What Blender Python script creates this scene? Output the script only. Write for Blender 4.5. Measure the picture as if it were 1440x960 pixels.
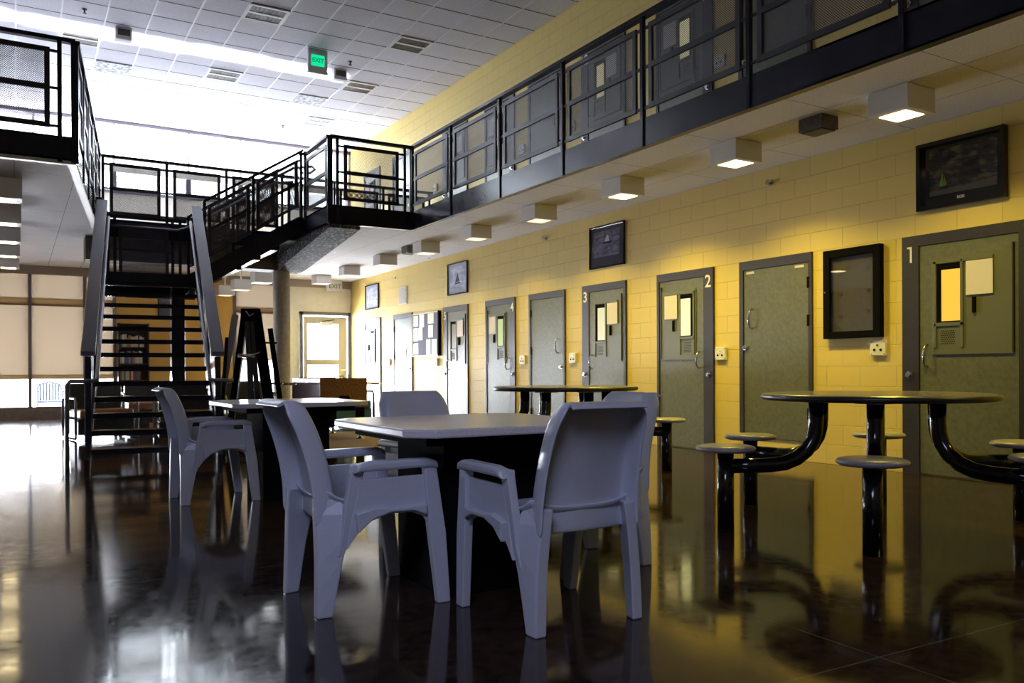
import bpy, bmesh, math, random
from mathutils import Vector, Matrix
random.seed(7)
for o in list(bpy.data.objects): bpy.data.objects.remove(o, do_unlink=True)
S = bpy.context.scene
COL = S.collection
PI = math.pi

# ------------------------------------------------------------------ camera
YAW, PITCH, ROLL, F, PX, PY, CAMH = 0.5387551, -0.0011379, -0.0042717, 1183.15, 728.506, 522.382, 0.986
Fw = Vector((math.sin(YAW)*math.cos(PITCH), math.cos(YAW)*math.cos(PITCH), math.sin(PITCH)))
Rt = Vector((math.cos(YAW), -math.sin(YAW), 0)); Up = Rt.cross(Fw)
R2 = math.cos(ROLL)*Rt + math.sin(ROLL)*Up; U2 = -math.sin(ROLL)*Rt + math.cos(ROLL)*Up
cam = bpy.data.cameras.new('camera'); camo = bpy.data.objects.new('camera', cam); COL.objects.link(camo)
M = Matrix.Identity(4)
for i in range(3):
    M[i][0] = R2[i]; M[i][1] = U2[i]; M[i][2] = -Fw[i]
M[0][3], M[1][3], M[2][3] = 0, 0, CAMH
camo.matrix_world = M
cam.sensor_width = 36; cam.lens = F/1440*36
cam.shift_x = (720-PX)/1440; cam.shift_y = (PY-480)/1440
cam.clip_start = .05; cam.clip_end = 200
S.camera = camo

# ------------------------------------------------------------------ world, exposure
S.view_settings.view_transform = 'Standard'; S.view_settings.look = 'None'
S.view_settings.gamma = 1; S.view_settings.use_curve_mapping = False
S.view_settings.exposure = 0.60
W = bpy.data.worlds.new('world'); S.world = W; W.use_nodes = True
bg = W.node_tree.nodes['Background']; bg.inputs[0].default_value = (.82, .91, 1, 1); bg.inputs[1].default_value = 6.0

def area(name, loc, rot, sx, sy, power, color, spread=PI):
    l = bpy.data.lights.new(name, 'AREA'); l.shape = 'RECTANGLE'; l.size = sx; l.size_y = sy
    l.energy = power; l.color = color; l.spread = spread
    o = bpy.data.objects.new(name, l); COL.objects.link(o); o.location = loc; o.rotation_euler = rot
    return o
DAY = (.80, .89, 1.0)
# bright sky outside the lower glazing and outside the clerestory (faces into the building)
area('daylight_lower', (3.0, 24.2, 1.9), (PI/2, 0, PI), 16, 3.6, 6200, DAY)
# lamp added low outside the glazing, tilted up to brighten the soffits
area('soffit_fill', (2.0, 22.3, .02), (math.radians(115), 0, PI), 14, 2.4, 4800, (.92, .94, 1.0))
area('daylight_upper', (3.0, 24.2, 5.6), (PI/2, 0, PI), 16, 3.4, 950, DAY)
# added up-lights with no fixture, aimed to draw the bright streak on the ceiling
for k, (x, sx, p) in enumerate([(-1.2, 2.2, 22), (1.35, 2.3, 34), (3.25, 1.1, 24), (4.6, 1.2, 20)]):
    area('streak_uplight', (x, 15.2+.05*(k % 2), 5.2), (PI, 0, 0), sx, .18, p*1.6, (.9, .95, 1), .42)
# unseen bluish fill lamp, added behind the camera to lift the chairs
area('chair_fill', (-2.0, -1.4, 4.6), (math.radians(54), 0, -.62), 2.4, 1.6, 15, (.60, .66, 1.0), 1.15)

# ------------------------------------------------------------------ materials
def mat(name, color=(.5, .5, .5), rough=.5, metal=0, spec=.5, emit=None, estr=0):
    m = bpy.data.materials.new(name); m.use_nodes = True
    b = m.node_tree.nodes['Principled BSDF']
    b.inputs['Base Color'].default_value = (*color, 1); b.inputs['Roughness'].default_value = rough
    b.inputs['Metallic'].default_value = metal; b.inputs['Specular IOR Level'].default_value = spec
    if emit: b.inputs['Emission Color'].default_value = (*emit, 1); b.inputs['Emission Strength'].default_value = estr
    return m
def N(m, t, **k):
    n = m.node_tree.nodes.new(t)
    for a, b in k.items(): setattr(n, a, b)
    return n
def L(m, a, b): m.node_tree.links.new(a, b)
def P(m): return m.node_tree.nodes['Principled BSDF']
def noisy(m, c1, c2, scale, detail=4, lo=.35, hi=.65, coord='Object', bump=0, bdist=.002, rough=None):
    tc = N(m, 'ShaderNodeTexCoord'); n = N(m, 'ShaderNodeTexNoise'); n.inputs['Scale'].default_value = scale; n.inputs['Detail'].default_value = detail
    L(m, tc.outputs[coord], n.inputs['Vector'])
    r = N(m, 'ShaderNodeValToRGB'); r.color_ramp.elements[0].position = lo; r.color_ramp.elements[1].position = hi
    r.color_ramp.elements[0].color = (*c1, 1); r.color_ramp.elements[1].color = (*c2, 1)
    L(m, n.outputs['Fac'], r.inputs['Fac']); L(m, r.outputs['Color'], P(m).inputs['Base Color'])
    if bump:
        b = N(m, 'ShaderNodeBump'); b.inputs['Strength'].default_value = bump; b.inputs['Distance'].default_value = bdist
        L(m, n.outputs['Fac'], b.inputs['Height']); L(m, b.outputs['Normal'], P(m).inputs['Normal'])
    if rough:
        q = N(m, 'ShaderNodeMapRange'); q.inputs[3].default_value = rough[0]; q.inputs[4].default_value = rough[1]
        L(m, n.outputs['Fac'], q.inputs[0]); L(m, q.outputs[0], P(m).inputs['Roughness'])
    return m

def block_wall(name, c1, c2, mortar, axis='Y'):
    m = mat(name, c1, .55, spec=.35)
    tc = N(m, 'ShaderNodeTexCoord'); sp = N(m, 'ShaderNodeSeparateXYZ'); cb = N(m, 'ShaderNodeCombineXYZ')
    L(m, tc.outputs['Object'], sp.inputs[0]); L(m, sp.outputs[axis], cb.inputs['X']); L(m, sp.outputs['Z'], cb.inputs['Y'])
    b = N(m, 'ShaderNodeTexBrick'); b.offset = .5; b.inputs['Scale'].default_value = 1
    b.inputs['Brick Width'].default_value = .4064; b.inputs['Row Height'].default_value = .2032
    b.inputs['Mortar Size'].default_value = .0045; b.inputs['Mortar Smooth'].default_value = .5; b.inputs['Bias'].default_value = 0
    b.inputs['Color1'].default_value = (*c1, 1); b.inputs['Color2'].default_value = (*c2, 1); b.inputs['Mortar'].default_value = (*mortar, 1)
    L(m, cb.outputs[0], b.inputs['Vector']); L(m, b.outputs['Color'], P(m).inputs['Base Color'])
    n = N(m, 'ShaderNodeTexNoise'); n.inputs['Scale'].default_value = 60; L(m, tc.outputs['Object'], n.inputs['Vector'])
    ad = N(m, 'ShaderNodeMath', operation='MULTIPLY_ADD'); ad.inputs[1].default_value = -1.0
    ml = N(m, 'ShaderNodeMath', operation='MULTIPLY'); ml.inputs[1].default_value = .12
    L(m, n.outputs['Fac'], ml.inputs[0]); L(m, b.outputs['Fac'], ad.inputs[0]); L(m, ml.outputs[0], ad.inputs[2])
    bp = N(m, 'ShaderNodeBump'); bp.inputs['Strength'].default_value = .8; bp.inputs['Distance'].default_value = .006
    L(m, ad.outputs[0], bp.inputs['Height']); L(m, bp.outputs['Normal'], P(m).inputs['Normal'])
    return m
YW = (.74, .56, .18)
m_block = block_wall('painted_block', YW, (.76, .58, .195), (.66, .51, .18))
m_blockx = block_wall('painted_block_x', YW, (.76, .58, .195), (.66, .51, .18), 'X')
m_orange = mat('orange_paint', (.72, .42, .10), .6)
m_cream = noisy(mat('cream_paint', (.8, .7, .48), .6), (.86, .81, .68), (.90, .86, .74), 8)
m_darkwall = mat('rear_wall_paint', (.25, .22, .17), .7)

def tile_mat(name, c, w, h, mortar, seam=.004):
    m = mat(name, c, .85, spec=.2)
    tc = N(m, 'ShaderNodeTexCoord')
    b = N(m, 'ShaderNodeTexBrick'); b.offset = 0; b.inputs['Scale'].default_value = 1
    b.inputs['Brick Width'].default_value = w; b.inputs['Row Height'].default_value = h
    b.inputs['Mortar Size'].default_value = seam; b.inputs['Mortar Smooth'].default_value = .2
    L(m, tc.outputs['Object'], b.inputs['Vector'])
    n = N(m, 'ShaderNodeTexNoise'); n.inputs['Scale'].default_value = 45; n.inputs['Detail'].default_value = 6
    mp = N(m, 'ShaderNodeMapping'); mp.inputs['Scale'].default_value = (1, 2.2, 1)
    L(m, tc.outputs['Object'], mp.inputs[0]); L(m, mp.outputs[0], n.inputs['Vector'])
    r = N(m, 'ShaderNodeValToRGB'); r.color_ramp.elements[0].position = .3; r.color_ramp.elements[1].position = .6
    r.color_ramp.elements[0].color = (*[x*.80 for x in c], 1); r.color_ramp.elements[1].color = (*c, 1)
    L(m, n.outputs['Fac'], r.inputs['Fac'])
    L(m, r.outputs['Color'], b.inputs['Color1']); L(m, r.outputs['Color'], b.inputs['Color2']); b.inputs['Mortar'].default_value = (*mortar, 1)
    L(m, b.outputs['Color'], P(m).inputs['Base Color'])
    bp = N(m, 'ShaderNodeBump'); bp.inputs['Strength'].default_value = .5; bp.inputs['Distance'].default_value = .004
    L(m, n.outputs['Fac'], bp.inputs['Height']); L(m, bp.outputs['Normal'], P(m).inputs['Normal'])
    return m
m_soffit = tile_mat('soffit_tile', (.88, .86, .89), .605, 1.22, (.30, .29, .30), .0045)
m_ceil = tile_mat('ceiling_tile', (.84, .83, .90), 50, 50, (.7, .7, .7), .0)
m_tbar = mat('ceiling_grid_white', (.85, .86, .9), .3)

def floor_mat():
    m = mat('polished_concrete', (.03, .022, .018), .12, spec=.42)
    tc = N(m, 'ShaderNodeTexCoord')
    n1 = N(m, 'ShaderNodeTexNoise'); n1.inputs['Scale'].default_value = .9; n1.inputs['Detail'].default_value = 8; n1.inputs['Roughness'].default_value = .65
    n2 = N(m, 'ShaderNodeTexNoise'); n2.inputs['Scale'].default_value = 14; n2.inputs['Detail'].default_value = 8; n2.inputs['Roughness'].default_value = .7
    L(m, tc.outputs['Object'], n1.inputs['Vector']); L(m, tc.outputs['Object'], n2.inputs['Vector'])
    mx = N(m, 'ShaderNodeMath', operation='MULTIPLY'); L(m, n1.outputs['Fac'], mx.inputs[0]); L(m, n2.outputs['Fac'], mx.inputs[1])
    r = N(m, 'ShaderNodeValToRGB'); e = r.color_ramp.elements; e[0].position = .15; e[1].position = .42
    e[0].color = (.008, .006, .006, 1); e[1].color = (.062, .036, .026, 1)
    L(m, mx.outputs[0], r.inputs['Fac'])
    b = N(m, 'ShaderNodeTexBrick'); b.offset = 0; b.inputs['Scale'].default_value = 1; b.inputs['Brick Width'].default_value = 3.6; b.inputs['Row Height'].default_value = 2.44
    b.inputs['Mortar Size'].default_value = .004; b.inputs['Mortar'].default_value = (.11, .09, .075, 1)
    mp = N(m, 'ShaderNodeMapping'); mp.inputs['Location'].default_value = (1.1, .55, 0); mp.inputs['Rotation'].default_value = (0, 0, .02)
    L(m, tc.outputs['Object'], mp.inputs[0]); L(m, mp.outputs[0], b.inputs['Vector'])
    L(m, r.outputs['Color'], b.inputs['Color1']); L(m, r.outputs['Color'], b.inputs['Color2'])
    L(m, b.outputs['Color'], P(m).inputs['Base Color'])
    q = N(m, 'ShaderNodeMapRange'); q.inputs[1].default_value = .3; q.inputs[2].default_value = .7; q.inputs[3].default_value = .045; q.inputs[4].default_value = .13
    L(m, n2.outputs['Fac'], q.inputs[0]); L(m, q.outputs[0], P(m).inputs['Roughness'])
    w = N(m, 'ShaderNodeTexNoise'); w.inputs['Scale'].default_value = 2.2; w.inputs['Detail'].default_value = 2; L(m, tc.outputs['Object'], w.inputs['Vector'])
    bp = N(m, 'ShaderNodeBump'); bp.inputs['Strength'].default_value = .12; bp.inputs['Distance'].default_value = .006
    L(m, w.outputs['Fac'], bp.inputs['Height']); L(m, bp.outputs['Normal'], P(m).inputs['Normal'])
    return m
m_floor = floor_mat()
m_steel = noisy(mat('dark_painted_steel', (.02, .02, .03), .22, spec=.25), (.018, .018, .032), (.024, .023, .040), 3)
m_steel2 = mat('cap_rail_steel', (.10, .10, .15), .38, spec=.5)
m_panelframe = mat('panel_frame_steel', (.035, .031, .045), .4, spec=.4)
m_black = mat('black_enamel', (.006, .006, .007), .12, spec=.6)
m_blackm = mat('black_matt', (.006, .006, .007), .8, spec=.02)
m_chrome = mat('chrome', (.6, .6, .62), .2, metal=1)
m_hand = mat('round_handrail_metal', (.22, .21, .25), .3, metal=.6)
m_frame = noisy(mat('door_frame_paint', (.05, .04, .05), .45), (.026, .020, .026), (.036, .028, .035), 40)
m_leaf = noisy(mat('door_leaf_paint', (.2, .2, .15), .38), (.115, .118, .080), (.150, .154, .108), 25, 5)
m_leaf2 = mat('door_plate_paint', (.135, .138, .092), .4)
m_paper = mat('paper', (.72, .65, .66), .7)
m_white = mat('white_enamel', (.75, .75, .76), .4)
m_plate = mat('white_plate', (.78, .74, .66), .4)
m_num = mat('white_vinyl', (.85, .85, .85), .5)
m_plast = noisy(mat('lavender_grey_plastic', (.4, .42, .52), .30, spec=.5), (.46, .47, .55), (.50, .515, .595), 220, 3, bump=.08, bdist=.0005)
m_top = noisy(mat('grey_laminate', (.45, .42, .46), .22, spec=.5), (.52, .50, .54), (.66, .63, .67), 260, 2)
m_topd = noisy(mat('dark_speckled_laminate', (.2, .18, .19), .2, spec=.5), (.14, .12, .13), (.30, .27, .27), 260, 2)
m_edge = mat('dark_rubber_edge', (.02, .018, .022), .35)
m_seat = noisy(mat('speckled_stool_seat', (.3, .28, .3), .3), (.22, .20, .21), (.42, .39, .41), 240, 2)
m_lens = mat('lamp_lens', (1, .9, .7), .5, emit=(1, .78, .40), estr=9)
m_lensw = mat('lamp_lens_dim', (.8, .75, .6), .5, emit=(1, .80, .45), estr=1.1)
m_fix = mat('fixture_body_white', (.82, .80, .80), .5)
m_brownbox = noisy(mat('brown_grille', (.08, .06, .045), .5), (.05, .035, .03), (.13, .10, .08), 60)
m_conc = noisy(mat('cast_concrete', (.2, .19, .18), .6), (.12, .10, .085), (.19, .165, .14), 6, 6)
m_colc = noisy(mat('pale_concrete', (.4, .37, .33), .7), (.48, .44, .41), (.60, .56, .52), 14, 6)
m_haunch = noisy(mat('glossy_concrete', (.2, .19, .2), .75, spec=.1), (.06, .06, .065), (.50, .50, .54), 22, 8, .50, .66)
m_wood = noisy(mat('brown_chipboard', (.22, .10, .05), .4), (.14, .055, .025), (.27, .125, .06), 40, 8)
m_tan = mat('tan_maple', (.62, .42, .18), .45)
m_teal = noisy(mat('dark_teal_vinyl', (.03, .05, .07), .4), (.030, .036, .050), (.05, .058, .078), 20)
m_brownv = mat('brown_vinyl', (.26, .12, .075), .45)
m_blue = mat('blue_vinyl', (.05, .14, .28), .4)
m_rug = noisy(mat('brown_carpet', (.2, .13, .09), .95, spec=.1), (.13, .085, .06), (.24, .165, .12), 90, 8, bump=.4, bdist=.004)
m_sill = noisy(mat('window_base_panel', (.2, .16, .15), .5), (.18, .145, .135), (.24, .19, .175), 12)
m_mull = mat('mullion_paint', (.20, .18, .21), .7, spec=.1)
m_mullw = mat('pale_mullion', (.62, .56, .50), .5)
m_green = mat('exit_green_panel', (.0, .25, .1), .5, emit=(.0, .85, .35), estr=.6)
m_greend = mat('exit_letters', (.0, .1, .04), .5, emit=(.0, .30, .12), estr=.5)
m_greybox = mat('sign_housing', (.72, .72, .76), .5)
m_case = noisy(mat('cork_board', (.1, .08, .05), .6), (.040, .033, .024), (.070, .058, .042), 120, 4)
m_pin = mat('felt_board', (.13, .13, .22), .8)
m_outside = mat('pale_paving', (.8, .8, .8), .8)
def translucent(name, c, t=.5):
    m = bpy.data.materials.new(name); m.use_nodes = True; nt = m.node_tree; nt.nodes.clear()
    o = nt.nodes.new('ShaderNodeOutputMaterial'); d = nt.nodes.new('ShaderNodeBsdfDiffuse'); tr = nt.nodes.new('ShaderNodeBsdfTranslucent'); mx = nt.nodes.new('ShaderNodeMixShader')
    d.inputs[0].default_value = (*c, 1); tr.inputs[0].default_value = (*c, 1); mx.inputs[0].default_value = t
    nt.links.new(d.outputs[0], mx.inputs[1]); nt.links.new(tr.outputs[0], mx.inputs[2]); nt.links.new(mx.outputs[0], o.inputs[0]); return m
m_shade = translucent('roller_shade_fabric', (.21, .18, .145), .6)
m_shade2 = translucent('roller_shade_fabric_thick', (.24, .18, .11), .35)
def glassmat(name, c=(1, 1, 1)):
    m = bpy.data.materials.new(name); m.use_nodes = True; nt = m.node_tree; nt.nodes.clear()
    o = nt.nodes.new('ShaderNodeOutputMaterial'); d = nt.nodes.new('ShaderNodeBsdfTransparent'); g = nt.nodes.new('ShaderNodeBsdfGlossy'); mx = nt.nodes.new('ShaderNodeMixShader')
    d.inputs[0].default_value = (*c, 1); g.inputs['Roughness'].default_value = .02; mx.inputs[0].default_value = .06
    nt.links.new(d.outputs[0], mx.inputs[1]); nt.links.new(g.outputs[0], mx.inputs[2]); nt.links.new(mx.outputs[0], o.inputs[0]); return m
m_glass = glassmat('clear_glass')
def perforated():
    m = bpy.data.materials.new('perforated_steel'); m.use_nodes = True; nt = m.node_tree
    b = P(m); b.inputs['Base Color'].default_value = (.075, .066, .085, 1); b.inputs['Roughness'].default_value = .5; b.inputs['Specular IOR Level'].default_value = .5
    uv = nt.nodes.new('ShaderNodeUVMap')
    def lattice(off):
        a = nt.nodes.new('ShaderNodeVectorMath'); a.operation = 'MULTIPLY_ADD'; a.inputs[1].default_value = (1/.021, 1/.021, 0); a.inputs[2].default_value = (off, off, 0)
        nt.links.new(uv.outputs[0], a.inputs[0])
        f = nt.nodes.new('ShaderNodeVectorMath'); f.operation = 'FRACTION'; nt.links.new(a.outputs[0], f.inputs[0])
        s = nt.nodes.new('ShaderNodeVectorMath'); s.operation = 'DISTANCE'; s.inputs[1].default_value = (.5, .5, 0); nt.links.new(f.outputs[0], s.inputs[0])
        return s.outputs['Value']
    mn = nt.nodes.new('ShaderNodeMath'); mn.operation = 'MINIMUM'; nt.links.new(lattice(0), mn.inputs[0]); nt.links.new(lattice(.5), mn.inputs[1])
    lt = nt.nodes.new('ShaderNodeMath'); lt.operation = 'LESS_THAN'; lt.inputs[1].default_value = .222; nt.links.new(mn.outputs[0], lt.inputs[0])
    t = nt.nodes.new('ShaderNodeBsdfTransparent'); mx = nt.nodes.new('ShaderNodeMixShader'); o = nt.nodes['Material Output']
    nt.links.new(lt.outputs[0], mx.inputs[0]); nt.links.new(b.outputs[0], mx.inputs[1]); nt.links.new(t.outputs[0], mx.inputs[2]); nt.links.new(mx.outputs[0], o.inputs[0])
    return m
m_perf = perforated()

# ------------------------------------------------------------------ mesh helpers
def BM(): return bmesh.new()
def box(bm, x0, x1, y0, y1, z0, z1, sl=0, slx0=0):
    v = [bm.verts.new((x, y, z+sl*(x-slx0))) for x in (x0, x1) for y in (y0, y1) for z in (z0, z1)]
    for f in ((0, 1, 3, 2), (4, 6, 7, 5), (0, 4, 5, 1), (2, 3, 7, 6), (0, 2, 6, 4), (1, 5, 7, 3)): bm.faces.new([v[i] for i in f])
    return bm
def cbox(bm, c, d): return box(bm, c[0]-d[0]/2, c[0]+d[0]/2, c[1]-d[1]/2, c[1]+d[1]/2, c[2]-d[2]/2, c[2]+d[2]/2)
def prism(bm, pts, a, b, axis='z'):
    def mk(p, h):
        if axis == 'z': return (p[0], p[1], h)
        if axis == 'y': return (p[0], h, p[1])
        return (h, p[0], p[1])
    lo = [bm.verts.new(mk(p, a)) for p in pts]; hi = [bm.verts.new(mk(p, b)) for p in pts]; n = len(pts)
    bm.faces.new(lo[::-1]); bm.faces.new(hi)
    for i in range(n): bm.faces.new((lo[i], lo[(i+1) % n], hi[(i+1) % n], hi[i]))
    return bm
def tube(bm, pts, r, seg=10, cap=True, closed=False):
    pts = [Vector(p) for p in pts]; rs = r if isinstance(r, (list, tuple)) else [r]*len(pts); rings = []; prev = None
    n = len(pts)
    for i, p in enumerate(pts):
        if closed: d = (pts[(i+1) % n]-pts[i-1])
        else: d = (pts[min(i+1, n-1)]-pts[max(i-1, 0)])
        d.normalize()
        if prev is None: a = Vector((0, 0, 1)) if abs(d.z) < .9 else Vector((1, 0, 0)); u = d.cross(a).normalized()
        else: u = (prev-d*prev.dot(d)).normalized()
        prev = u; w = d.cross(u)
        rings.append([bm.verts.new(p+(u*math.cos(2*PI*k/seg)+w*math.sin(2*PI*k/seg))*rs[i]) for k in range(seg)])
    m = n if closed else n-1
    for i in range(m):
        A, B = rings[i], rings[(i+1) % n]
        for k in range(seg): bm.faces.new((A[k], A[(k+1) % seg], B[(k+1) % seg], B[k]))
    if cap and not closed: bm.faces.new(rings[0][::-1]); bm.faces.new(rings[-1])
    return bm
def lathe(bm, prof, c=(0, 0, 0), seg=32):
    rings = []
    for r, z in prof:
        rings.append([bm.verts.new((c[0]+r*math.cos(2*PI*k/seg), c[1]+r*math.sin(2*PI*k/seg), c[2]+z)) for k in range(seg)])
    for i in range(len(rings)-1):
        for k in range(seg): bm.faces.new((rings[i][k], rings[i][(k+1) % seg], rings[i+1][(k+1) % seg], rings[i+1][k]))
    bm.faces.new(rings[0][::-1]); bm.faces.new(rings[-1]); return bm
def arc(c, r, a0, a1, n, plane='xz', off=0):
    o = []
    for i in range(n+1):
        a = a0+(a1-a0)*i/n; p, q = c[0]+r*math.cos(a), c[1]+r*math.sin(a)
        o.append((p, off, q) if plane == 'xz' else (p, q, off))
    return o
def obj(name, bm, m, parent=None, smooth=False, bevel=0, sub=0, solid=0):
    bmesh.ops.recalc_face_normals(bm, faces=bm.faces[:])
    me = bpy.data.meshes.new(name); bm.to_mesh(me); bm.free()
    if smooth:
        for p in me.polygons: p.use_smooth = True
    me.materials.append(m)
    o = bpy.data.objects.new(name, me); COL.objects.link(o)
    if parent: o.parent = parent
    if solid: s = o.modifiers.new('s', 'SOLIDIFY'); s.thickness = solid; s.offset = 0
    if bevel: b = o.modifiers.new('b', 'BEVEL'); b.width = bevel; b.segments = 2; b.limit_method = 'ANGLE'
    if sub: s = o.modifiers.new('u', 'SUBSURF'); s.levels = sub; s.render_levels = sub
    if smooth and not sub and hasattr(me, 'shade_smooth') and bevel == 0:
        pass
    return o
def tag(o, label, cat, group=None):
    o['label'] = label; o['category'] = cat
    if group: o['group'] = group
    return o
def thing(name, label, cat, loc=(0, 0, 0), rz=0, group=None):
    o = bpy.data.objects.new(name, None); COL.objects.link(o); o.location = loc; o.rotation_euler = (0, 0, rz); o.empty_display_size = .1
    return tag(o, label, cat, group)
def struct(name, bm, m, parent=None, **k):
    o = obj(name, bm, m, parent, **k)
    if not parent: o['kind'] = 'structure'
    return o
def sgroup(name, loc=(0, 0, 0), rz=0):
    o = bpy.data.objects.new(name, None); COL.objects.link(o); o.location = loc; o.rotation_euler = (0, 0, rz); o['kind'] = 'structure'; return o
def copy_tree(o, parent=None):
    c = o.copy(); COL.objects.link(c); c.parent = parent
    for ch in KIDS.get(o.name, []) if False else [x for x in bpy.data.objects if x.parent == o]: copy_tree(ch, c)
    return c
KIDS = {}
def text_mesh(name, s, size, m, parent, loc, rot, ext=.0015, align='CENTER', bold=0):
    cu = bpy.data.curves.new(name, 'FONT'); cu.body = s; cu.size = size; cu.extrude = ext; cu.align_x = align; cu.align_y = 'CENTER'; cu.offset = bold
    t = bpy.data.objects.new(name+'_tmp', cu); COL.objects.link(t); dg = bpy.context.evaluated_depsgraph_get()
    me = bpy.data.meshes.new_from_object(t.evaluated_get(dg)); bpy.data.objects.remove(t, do_unlink=True)
    me.materials.clear(); me.materials.append(m)
    o = bpy.data.objects.new(name, me); COL.objects.link(o); o.location = loc; o.rotation_euler = rot
    if parent: o.parent = parent
    return o

# ------------------------------------------------------------------ big structure
XW, YF, ZC, ZS, ZU = 7.28, 20.41, 6.51, 3.24, 3.50      # right wall, far wall, ceiling, soffit, upper floor
XL, YB = -6.0, -3.5
struct('floor', box(BM(), XL, XW, YB, YF, -.15, 0), m_floor)
struct('wall_right', box(BM(), XW, XW+.2, YB, YF+.2, -.15, ZC+.1), m_block)
struct('wall_left', box(BM(), XL-.2, XL, YB, YF, -.15, ZC+.1), m_darkwall)
struct('wall_back', box(BM(), XL-.2, XW+.2, YB-.2, YB, -.15, ZC+.1), m_darkwall)
# ceiling with its exposed grid
bm = BM(); box(bm, XL, XW, YB, YF, ZC+.006, ZC+.1)
c = struct('ceiling', bm, m_ceil)
bm = BM()
k = -10
x = .03-.605*9
while x < XW: box(bm, x-.012, x+.012, YB, YF, ZC, ZC+.01); x += .605
y = 12.85-.62*26
obj('ceiling_grid', bm, m_tbar, c); bm = BM()
while y < YF: box(bm, XL, XW, y-.008, y+.008, ZC+.003, ZC+.01); y += .62
obj('cross_bars_shaded', bm, mat('cross_bar_shaded', (.14, .13, .15), .8), c)  # cross bars of the white grid, coloured dark where they catch no glint
# upper floor slab (mezzanine round the stair well); soffit tiles below
slab = [(XL, 10.27), (.55, 10.27), (1.19, 15.4), (4.12, 15.4), (4.12, 12.42), (5.47, 12.42), (5.47, YB), (XW, YB), (XW, YF), (XL, YF)]
bm = prism(BM(), slab, ZS+.004, ZU, 'z')
struct('trim_1', bm, m_soffit)
# pale edge trim below the left fascia
struct('trim_2', prism(BM(), [(XL, 10.25), (.57, 10.25), (1.21, 15.38), (1.13, 15.38), (.50, 10.33), (XL, 10.33)], ZS-.012, ZS+.03), m_white)
# steel fascia channels
def fascia(n, A, B, zb=ZS, zt=3.52, inward=(1, 0), cuts=()):
    A = Vector((*A, 0)); B = Vector((*B, 0)); d = (B-A); Ln = d.length; rz = math.atan2(d.y, d.x)
    g = sgroup(n, A, rz)
    bm = BM(); box(bm, 0, Ln, -.012, .012, zb, zt); box(bm, 0, Ln, -.06, .012, zt-.02, zt); box(bm, 0, Ln, -.06, .012, zb-.006, zb+.014)
    obj('channel', bm, m_steel, g); return g
fascia('trim_3', (5.45, YB), (5.45, 12.40))
fascia('trim_4', (5.45, 12.40), (4.10, 12.40))
fascia('trim_5', (4.10, 12.40), (4.10, 15.38))
fascia('trim_6', (4.10, 15.38), (1.20, 15.38))
fascia('trim_7', (1.19, 15.38), (.57, 10.25), ZS+.03)
fascia('trim_8', (.57, 10.25), (XL, 10.25), ZS+.03)
# concrete beams that carry the well edge
struct('trim_9', box(BM(), 1.0, 4.35, 15.5, 15.95, 2.85, ZS), m_conc)
bm = BM()
pts = [(12.5, 3.235), (15.95, 3.235), (15.95, 2.85), (15.5, 2.85), (12.5, 3.19)]
prism(bm, pts, 4.13, 4.62, 'x'); struct('trim_10', bm, m_haunch)
bm = BM(); lathe(bm, [(.152, 0), (.152, 2.85)], (0, 0, 0), 32)
for i in range(9): lathe(bm, [(.155, .25+.3*i), (.155, .256+.3*i)], (0, 0, 0), 32)
g = thing('concrete_column', 'round bare concrete column carrying the upper walkway beside the exit door', 'column', (4.27, 15.72, 0)); obj('shaft', bm, m_colc, g, smooth=False)

# far wall: lower level
def far_box(n, x0, x1, z0, z1, m, y0=YF, y1=YF+.2): return struct(n, box(BM(), x0, x1, y0, y1, z0, z1), m)
wf = sgroup('wall_far')
def wfb(x0, x1, z0, z1, m, y0=YF, y1=YF+.2, nm='panel'): return obj(nm, box(BM(), x0, x1, y0, y1, z0, z1), m, wf)
wfb(1.90, 4.40, -.15, 3.24, m_orange, nm='orange_wall')
wfb(5.47, 5.96, -.15, 3.24, m_cream, nm='pale_wall')
wfb(5.96, 7.28, 2.46, 3.24, m_cream, nm='wall_over_door')
wfb(XL, 1.90, -.15, .27, m_sill, nm='base_panel'); wfb(4.40, 5.47, -.15, .27, m_sill, nm='base_panel')
wfb(XL, 7.28, 3.06, 3.50, mat('header_paint', (.42, .33, .27), .6), YF-.02, nm='header')
wfb(XL, 7.28, 3.50, 4.97, m_cream, nm='upper_wall')
wfb(XL, 7.28, 4.93, 4.99, m_mull, YF-.03, YF, nm='sill')
wfb(XL, 7.28, 5.39, 5.58, m_cream, YF-.02, nm='transom_beam')
wfb(XL, 7.28, 6.44, 6.51, m_mull, YF-.05, nm='head_rail')
# glazing, lower
def window(n, xs, z0, z1, mw, mm, shade=None):
    g = sgroup('window_%d' % n)
    obj('pane', box(BM(), xs[0], xs[-1], YF+.09, YF+.10, z0, z1), m_glass, g)
    for x in xs: obj('mullion', box(BM(), x-mw/2, x+mw/2, YF-.02, YF+.14, z0, z1), mm, g)
    return g
wn = window(1, [XL, -4.2, -2.7, -1.2, .27, 1.30, 1.88], .27, 3.06, .06, m_mull)
for a, b in ((XL, .24), (.30, 1.86)):
    obj('roller_shade', box(BM(), a, b, YF+.03, YF+.034, .93, 2.45), m_shade, wn)
    obj('shade_hem', box(BM(), a, b, YF+.022, YF+.04, .85, .94), m_shade2, wn)
    obj('shade_valance', box(BM(), a, b, YF+.0, YF+.05, 2.40, 2.56), m_shade2, wn)
    obj('upper_shade', box(BM(), a, b, YF+.03, YF+.034, 2.55, 3.06), m_shade, wn)
wn = window(2, [4.44, 5.45], .27, 3.06, .07, m_mull)
obj('roller_shade', box(BM(), 4.48, 5.42, YF+.03, YF+.034, 1.25, 2.45), m_shade, wn)
obj('shade_valance', box(BM(), 4.48, 5.42, YF, YF+.05, 2.38, 2.52), m_shade2, wn)
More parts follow.
